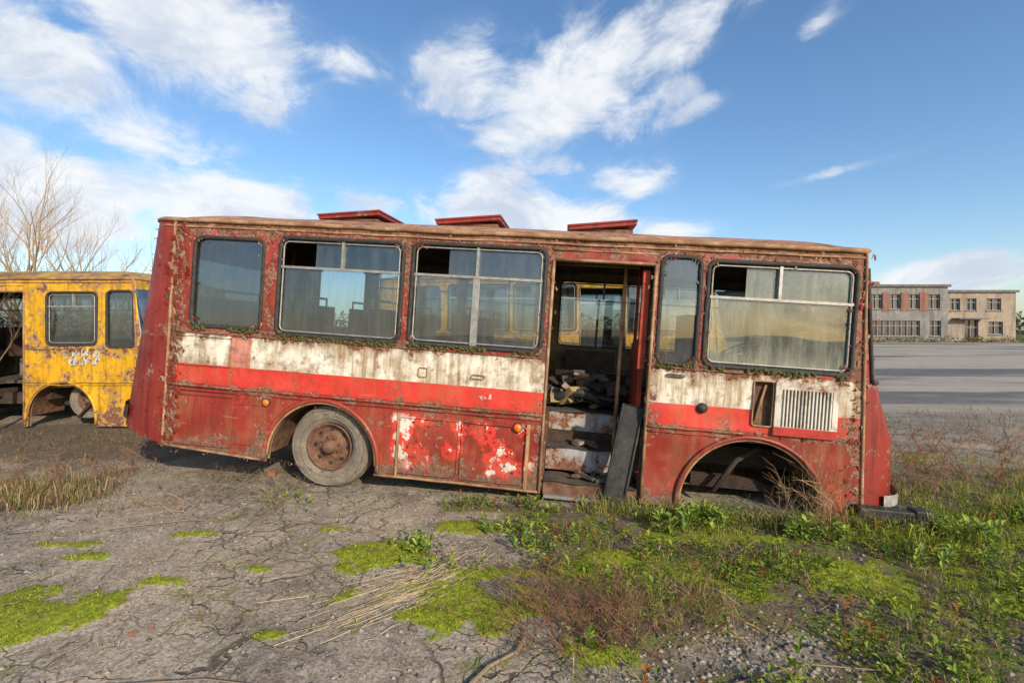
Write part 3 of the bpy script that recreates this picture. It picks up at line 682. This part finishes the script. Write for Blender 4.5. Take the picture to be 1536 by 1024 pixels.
mkcol('weeds',V,F,C,mveg)
V=[];F=[];C=[]
for k in range(2200):
    x=random.uniform(-3.5,4.5); y=random.uniform(1.7,4.7)
    if random.random()<.14+fveg(x,y)*.6: leaf(x,y,gh(x,y)+.012,random.uniform(.012,.026),.007,random.uniform(0,6.28),random.uniform(-.1,.4),jit(random.choice([(.22,.12,.05),(.30,.20,.08),(.14,.08,.04),(.32,.10,.04)])))
mkcol('leaf_litter',V,F,C,mveg)

class TW:
    def __init__(s): s.V=[];s.F=[];s.C=[]
    def seg(s,a,b_,ra,rb,c,n=3):
        t=(b_-a); 
        if t.length<1e-6: return
        t.normalize(); e=t.orthogonal().normalized(); f=t.cross(e); o=len(s.V)
        for p,r in((a,ra),(b_,rb)):
            for k in range(n):
                an=6.2832*k/n; s.V.append(tuple(p+(e*math.cos(an)+f*math.sin(an))*r)); s.C.append((*c,1))
        for k in range(n): s.F.append((o+k,o+(k+1)%n,o+n+(k+1)%n,o+n+k))
    def grow(s,p,d,L,r,depth,col,spread=.5,up=.1,kids=3,n=3,shrink=.72):
        segs=3; q=p.copy(); dd=d.normalized(); rr=r
        for i in range(segs):
            dd=(dd+Vector((random.gauss(0,.12),random.gauss(0,.12),random.gauss(0,.08)+up*.3))).normalized()
            nq=q+dd*L/segs; r2=rr*.86; s.seg(q,nq,rr,r2,jit(col,.2),n if depth<3 else 5)
            if depth>0 and i>=0:
                for _ in range(1 if i<segs-1 else kids-1):
                    if random.random()<.9:
                        nd=(dd+Vector((random.gauss(0,spread),random.gauss(0,spread),random.gauss(0,spread*.6)+up))).normalized()
                        s.grow(nq,nd,L*shrink*random.uniform(.7,1.1),r2*.62,depth-1,col,spread,up,kids,n,shrink)
            q=nq;rr=r2
    def build(s,name,mat=None): return mkcol(name,s.V,s.F,s.C,mat or mdry)
BC=(.17,.12,.075)
def tree(x,y,h,depth,r,seed,col=BC,stems=1,spread=.45,name='bare_tree'):
    random.seed(seed); t=TW()
    for k in range(stems):
        t.grow(Vector((x+random.gauss(0,.25*(stems>1)),y+random.gauss(0,.25*(stems>1)),-.05)),Vector((random.gauss(0,.12),random.gauss(0,.1),1)),h*.42,r,depth,col,spread,.25,3,3,.68)
    return t.build(name)
tree(-7.35,6.8,4.2,5,.032,3); tree(-11.0,11.0,6.2,5,.06,14,(.28,.20,.12))
BG=(.36,.25,.13)
for x,y,h,sd in((-13.6,14.5,5.6,5),(-16.2,16,6.6,8),(-11.6,15.5,4.4,11),(-18.5,15,7.2,21),(-14.9,15,6.6,23),(-12.6,15,5.0,27)): tree(x,y,h,5,.07,sd,BG,2,.42)
def shrub(x,y,n,L,r,depth,col,seed,name,sp=.6,flat=.6):
    random.seed(seed); t=TW()
    for k in range(n):
        a=random.uniform(0,6.28); p=Vector((x+random.gauss(0,sp*.35),y+random.gauss(0,sp*.25),0)); p.z=gh(p.x,p.y)
        t.grow(p,Vector((math.cos(a)*flat,math.sin(a)*flat,1)),L*random.uniform(.6,1.2),r,depth,random.choice([col,tuple(c*1.5 for c in col)]),.6,.0,3,3,.7)
    return t.build(name)
shrub(.36,2.42,150,.15,.0026,2,(.20,.105,.06),31,'dead_bush',.62,.9)
shrub(.95,2.62,60,.12,.0022,2,(.26,.16,.08),32,'dead_bush',.8,1.0)
shrub(-.02,2.85,30,.10,.002,2,(.26,.18,.10),36,'dead_bush',.8,1.0)
shrub(1.9,2.35,40,.11,.002,2,(.22,.14,.08),41,'dead_bush',1.0,1.0)
shrub(2.42,3.72,26,.28,.0038,2,(.34,.21,.11),33,'dry_weed_stalks',.35,.25)
shrub(4.15,4.9,80,.28,.0045,2,(.20,.10,.06),34,'dead_bush',1.5,.8)
shrub(2.05,3.7,8,.2,.003,2,(.28,.2,.1),38,'dry_weed_stalks',.3,.3)
shrub(-2.75,4.35,60,.14,.003,2,(.20,.14,.09),35,'brushwood',1.0,1.6)
shrub(-1.95,4.2,22,.16,.0025,2,(.24,.18,.11),37,'brushwood',.5,1.2)
shrub(5.6,6.0,60,.24,.005,2,(.24,.14,.08),39,'dead_bush',2.2,.8)
shrub(-4.6,4.8,80,.16,.004,2,(.20,.10,.06),40,'dead_bush',1.8,.9)
random.seed(9); t=TW()
for k in range(85):
    s=random.gauss(0,.06); p=Vector((-.18+random.gauss(0,.1),3.25+s*2,0)); q=Vector((-1.0+random.gauss(0,.16),2.50+s*3+random.gauss(0,.09),0)); f0=random.uniform(0,.6);f1=random.uniform(f0+.15,1.05)
    pr=None
    for i in range(7):
        f=lerp(f0,f1,i/6); c=p.lerp(q,f); c.x+=.07*math.sin(f*3)+random.gauss(0,.009); c.y+=-.05*math.sin(f*3.1)+random.gauss(0,.006); c.z=gh(c.x,c.y)+.008+abs(random.gauss(0,.006))
        if pr is not None: t.seg(pr,c,.0016,.0012,jit((.36,.28,.18),.45))
        pr=c
t.build('straw_stalks')
t=TW()
for k in range(150):
    x=random.uniform(-3.4,3.2); y=random.uniform(1.8,4.4); d=random.uniform(0,6.28); L_=random.uniform(.04,.22); pr=None
    for i in range(4):
        c=Vector((x+math.cos(d)*L_*i/3+random.gauss(0,.006),y+math.sin(d)*L_*i/3+random.gauss(0,.006),0)); c.z=gh(c.x,c.y)+.008
        if pr is not None: t.seg(pr,c,.0018,.0014,jit((.20,.15,.10),.5))
        pr=c
t.build('scattered_twigs')
t=TW()
for pl,r in(([(-.22,1.93),(-.1,2.1),(.02,2.2),(.07,2.32)],.009),([(-1.8,2.0),(-1.3,2.05),(-1.0,2.0)],.003),([(-2.1,3.0),(-1.7,3.08),(-1.4,3.0)],.003),([(-3.0,3.6),(-2.5,3.75),(-2.2,3.7)],.004),([(.9,2.0),(1.3,2.15),(1.7,2.1)],.004)):
    P_=[Vector((a,b_,gh(a,b_)+.015)) for a,b_ in pl]
    for i in range(len(P_)-1): t.seg(P_[i],P_[i+1],r,r*.85,(.24,.18,.12),5)
t.build('fallen_branch')
mb=MB(); 
for k in range(4800):
    x=random.uniform(-4,4.5) if k%4 else random.gauss(1.15,.5); y=random.uniform(1.6,4.6) if k%4 else random.gauss(2.2,.2); s=random.choice([.25,.3,.4,.5,.7,1,1.5])
    lump((x,y,gh(x,y)+.002),(.011*s,.009*s,.007*s),0 if random.random()<.7 else 1)
mb.build('pebbles',[m_basic('stone',(.29,.25,.20),(.38,.34,.28),30,.9),m_basic('dark_stone',(.12,.10,.08),(.18,.15,.12),30,.9)])
mb=MB()
for x,y,s in((-2.45,4.95,.05),(-1.86,2.37,.015),(-1.80,2.41,.012)):
    Mk=Matrix.Translation((x,y,gh(x,y)+s*.4))@Matrix.Rotation(random.uniform(0,3),4,'Z')@Matrix.Rotation(.3,4,'X'); mb.box((-s*1.3,-s*.8,-s*.5),(s*1.2,s*.7,s*.55),0,Mk)
mb.build('brick_fragments',[m_basic('brick_bit',(.30,.13,.08),(.22,.10,.06),30,.9)],None,.006)

# ---------------------------------------------------------------- building
def m_brick(name,c1,c2,mo,dirt):
    m,b=newmat(name); P=b.obj(); x,y,z=b.sep(P); cmb=b.n('ShaderNodeCombineXYZ'); b.put(cmb.inputs[0],b.m('ADD',x,y)); b.put(cmb.inputs[1],z)
    br=b.n('ShaderNodeTexBrick'); b.put(br.inputs['Vector'],cmb.outputs[0]); br.inputs['Scale'].default_value=1.; br.inputs['Brick Width'].default_value=.5; br.inputs['Row Height'].default_value=.2; br.inputs['Mortar Size'].default_value=.02
    for i,c in enumerate((c1,c2,mo)): br.inputs[1+i].default_value=(*c,1)
    col=b.mix(b.st(b.noise(P,.5,6,.65),.4,.62,0,.8),br.outputs[0],dirt); col=b.mix(b.st(b.noise(b.vm('MULTIPLY',P,(1.5,1.5,.2)),1,5),.46,.66,0,.6),col,tuple(q*.5 for q in dirt))
    b.out(b.pbsdf(col,.9,0,None,.2)); return m
mg=m_brick('grey_brick',(.27,.26,.24),(.20,.19,.175),(.17,.165,.155),(.17,.16,.15)); mr_=m_brick('red_brick',(.30,.12,.075),(.23,.09,.06),(.18,.14,.12),(.20,.11,.085)); mbg=m_brick('beige_brick',(.38,.30,.22),(.30,.24,.175),(.24,.20,.16),(.25,.21,.17))
mroof=m_basic('flat_roof_edge',(.12,.11,.10),(.18,.16,.15),2,.9); mwf=m_basic('white_window_frame',(.36,.35,.33),(.24,.23,.21),3,.6)
bb=bpy.data.objects.new('brick_building',None); scene.collection.objects.link(bb); bb.location=(0,56,-.1)
fr_=MB()
def block(x0,x1,h,y0,dep,wn,name,mats):
    mb=MB(); hol=[[(a,c),(b_,c),(b_,d),(a,d)] for a,c,b_,d in wn]
    panel(mb,[(x0,0),(x1,0),(x1,h),(x0,h)],hol,3,lambda u,v:(u,y0,v),0,False)
    for a,c,b_,d in wn:
        mb.add([(a,y0,c),(b_,y0,c),(b_,y0,d),(a,y0,d),(a,y0+.3,c),(b_,y0+.3,c),(b_,y0+.3,d),(a,y0+.3,d)],[(0,1,5,4),(1,2,6,5),(2,3,7,6),(3,0,4,7)],0)
        fr_.add([(a,y0+.25,c),(b_,y0+.25,c),(b_,y0+.25,d),(a,y0+.25,d)],[(0,1,2,3)],1)
        n=max(1,int(round((b_-a)/.7)))
        for k in range(n+1): u=lerp(a,b_-.06,k/n); fr_.box((u,y0+.14,c),(u+.06,y0+.24,d),0)
        for vz in(c,d-.06,lerp(c,d,.66)): fr_.box((a,y0+.12,vz),(b_,y0+.23,vz+.06),0)
        fr_.box((a-.1,y0-.08,c-.12),(b_+.1,y0+.05,c-.01),2)
    mb.add([(x0,y0,0),(x0,y0+dep,0),(x0,y0+dep,h),(x0,y0,h),(x1,y0,0),(x1,y0+dep,0),(x1,y0+dep,h),(x1,y0,h)],[(0,1,2,3),(4,7,6,5),(1,5,6,2)],0)
    mb.build(name,mats,bb)
    fr_.box((x0-.2,y0-.25,h),(x1+.2,y0+dep+.2,h+.28),2)
up=[(41.6,3.95,42.9,5.65),(43.7,3.95,45.0,5.65),(45.9,3.95,47.2,5.65),(48.2,3.95,49.6,5.65)]+[(31+2.2*k,3.95,32.3+2.2*k,5.65) for k in range(5)]
lo=[(41.7,.8,47.3,2.6),(48.4,.8,49.7,2.6)]+[(31+2.2*k,.8,32.3+2.2*k,2.6) for k in range(5)]
block(29,50.5,6.5,0,12,up+lo,'main_block',[mg])
block(50.52,59.0,5.9,.6,11,[(51.3,3.8,52.5,5.2),(53.2,3.8,54.4,5.2),(55.6,3.8,57.3,5.2),(53.0,.0,54.6,2.7),(55.8,1.0,57.5,2.5)],'side_block',[mbg])
mb=MB()
for a,b_ in((42.93,43.67),(45.03,45.87),(47.23,48.17)): mb.box((a,-.06,3.7),(b_,-.003,5.9),0)
mb.build('brick_piers',[mr_],bb)
fr_.box((40,3,6.78),(41,4,7.7),3); fr_.box((45,5,6.78),(46.4,6,7.6),3); fr_.box((51.5,-.4,2.75),(55.0,.55,2.90),2)
fr_.build('windows_roof_and_chimneys',[mwf,m_basic('dark_pane',(.03,.035,.04),(.06,.07,.08),1,.15,bs=0,spec=.6),mroof,mr_,mbg],bb)
random.seed(4); V=[];F=[];C=[]
for k in range(14000):
    x=random.uniform(-260,300); h=6+3.5*nz(x,0,.05,1)+2*nz(x,0,.25,2); 
    y=150+random.uniform(-6,6); z=random.uniform(0,1)**.8*h; s=random.uniform(.5,1.2); o=len(V)
    for q in range(3): V.append((x+random.uniform(-s,s),y+random.uniform(-s,s),z+random.uniform(-s,s)*.8))
    F.append((o,o+1,o+2)); c=jit(random.choice([(.09,.075,.045),(.06,.07,.03),(.12,.09,.05)])); C+=[(*c,1)]*3
mkcol('distant_trees',V,F,C,mveg)
V=[];F=[];C=[]
for k in range(2600):
    x=random.uniform(40,64); y=random.uniform(53.5,55.4); hh=.5+.5*nz(x,0,.6,1)+.3*nz(x,0,2,3); z=random.uniform(0,1)*max(hh,.1); s=random.uniform(.05,.18); o=len(V)
    for q in range(3): V.append((x+random.uniform(-s,s),y+random.uniform(-s,s),z+random.uniform(-s,s)))
    F.append((o,o+1,o+2)); c=jit(random.choice([(.16,.15,.05),(.22,.17,.08),(.12,.14,.04)])); C+=[(*c,1)]*3
mkcol('verge_scrub',V,F,C,mveg)

# ---------------------------------------------------------------- sky & sun
wd=bpy.data.worlds.new('World'); scene.world=wd; wd.use_nodes=True; b=NB(wd.node_tree)
sv=Vector((.50,-.80,.44)).normalized(); el=math.asin(sv.z); az=math.atan2(sv.x,sv.y)
sk=b.n('ShaderNodeTexSky',sky_type='NISHITA'); sk.sun_disc=False; sk.sun_elevation=el; sk.sun_rotation=az; sk.air_density=1.0; sk.dust_density=.9; sk.ozone_density=2.4
D_=b.vm('NORMALIZE',b.n('ShaderNodeTexCoord').outputs['Generated'])
def pdir(px,py): return Vector(((px-768)/725,1,(494-py)/725)).normalized()
CL=[(285,40,290,200,0,1.25),(60,100,300,150,10,1.0),(50,290,340,140,0,1.45),(330,310,340,95,5,1.3),(515,95,130,60,0,.8),(850,130,270,150,-28,1.1),(690,110,160,110,-20,.85),
    (1030,40,190,75,-25,.85),(800,325,310,70,5,1.25),(740,272,130,50,0,.9),(835,248,110,40,0,.85),(945,270,100,75,10,.85),(1000,350,130,32,0,.9),(1440,412,240,48,-4,1.35),(1240,22,80,30,-30,.65),
    (230,205,290,85,12,.9),(950,180,140,70,-20,.75),(1260,255,220,12,-9,.42),(1035,168,90,26,-15,.7),(560,305,140,38,0,.8)]
acc=None
for px,py,rx,ry,an,s in CL:
    c=pdir(px,py); rt=(pdir(px+1,py)-c)*1.; upv=(pdir(px,py-1)-c); ca,sa=math.cos(R(-an)),math.sin(R(-an))
    A=(rt*ca+upv*sa); B=(upv*ca-rt*sa); la,lb=A.length,B.length; A=A/(la*la*rx); B=B/(lb*lb*ry)
    p=b.vm('SUBTRACT',D_,tuple(c)); a1=b.vm('DOT_PRODUCT',p,tuple(A)); b1=b.vm('DOT_PRODUCT',p,tuple(B))
    d=b.m('ADD',b.m('MULTIPLY',a1,a1),b.m('MULTIPLY',b1,b1)); gq=b.m('SUBTRACT',1.,d,clamp=True); gq=b.m('MULTIPLY',b.m('MULTIPLY',gq,gq),s)
    acc=gq if acc is None else b.m('MAXIMUM',acc,gq)
back=b.m('MULTIPLY',b.st(b.sep(D_)[1],.1,-.3),.4); acc=b.m('MAXIMUM',acc,back)
Ds=b.vm('MULTIPLY',D_,(1,1,1.7)); n1=b.noise(Ds,6.5,8,.62,.5); n2=b.noise(b.vm('ADD',D_,(3,1,2)),20,4,.6)
dens=b.m('ADD',b.m('MULTIPLY',b.m('SUBTRACT',n1,.5),3.6),b.m('SUBTRACT',b.m('MULTIPLY',acc,1.55),.50))
dens=b.m('ADD',dens,b.m('MULTIPLY',b.m('SUBTRACT',n2,.5),.6))
dens=b.m('MULTIPLY',b.st(dens,-.05,1.05),b.st(acc,.0,.18))
dens=b.m('MAXIMUM',dens,b.m('MULTIPLY',b.m('MULTIPLY',b.st(acc,.0,.9),.38),b.st(n1,.38,.58)))
shade=b.st(b.m('ADD',b.noise(b.vm('ADD',Ds,(0,0,.07)),6.5,6,.62,.5),b.m('MULTIPLY',n2,.15)),.46,.76)
cc=b.mix(shade,(6.9,7.0,7.1),(4.5,5.0,5.9))
hs=b.n('ShaderNodeHueSaturation'); b.put(hs.inputs['Color'],sk.outputs[0]); hs.inputs['Saturation'].default_value=1.13; hs.inputs['Value'].default_value=1.36
col=b.mix(b.m('MULTIPLY',dens,.93),hs.outputs[0],cc)
bg=b.n('ShaderNodeBackground'); b.put(bg.inputs[0],col); bg.inputs[1].default_value=.14
wd.node_tree.links.new(bg.outputs[0],b.n('ShaderNodeOutputWorld').inputs[0])
sl=bpy.data.lights.new('sun','SUN'); sl.energy=5.0; sl.angle=R(.5); sl.color=(1,.86,.68); so_=bpy.data.objects.new('sun',sl); scene.collection.objects.link(so_)
so_.rotation_euler=sv.to_track_quat('Z','Y').to_euler()
cd=bpy.data.cameras.new('camera'); cam=bpy.data.objects.new('camera',cd); scene.collection.objects.link(cam); scene.camera=cam
cam.location=(0,0,CH); cam.rotation_euler=(R(90),0,0); cd.sensor_width=36; cd.lens=16.99; cd.shift_y=-.0117; cd.clip_end=3000; cd.clip_start=.05
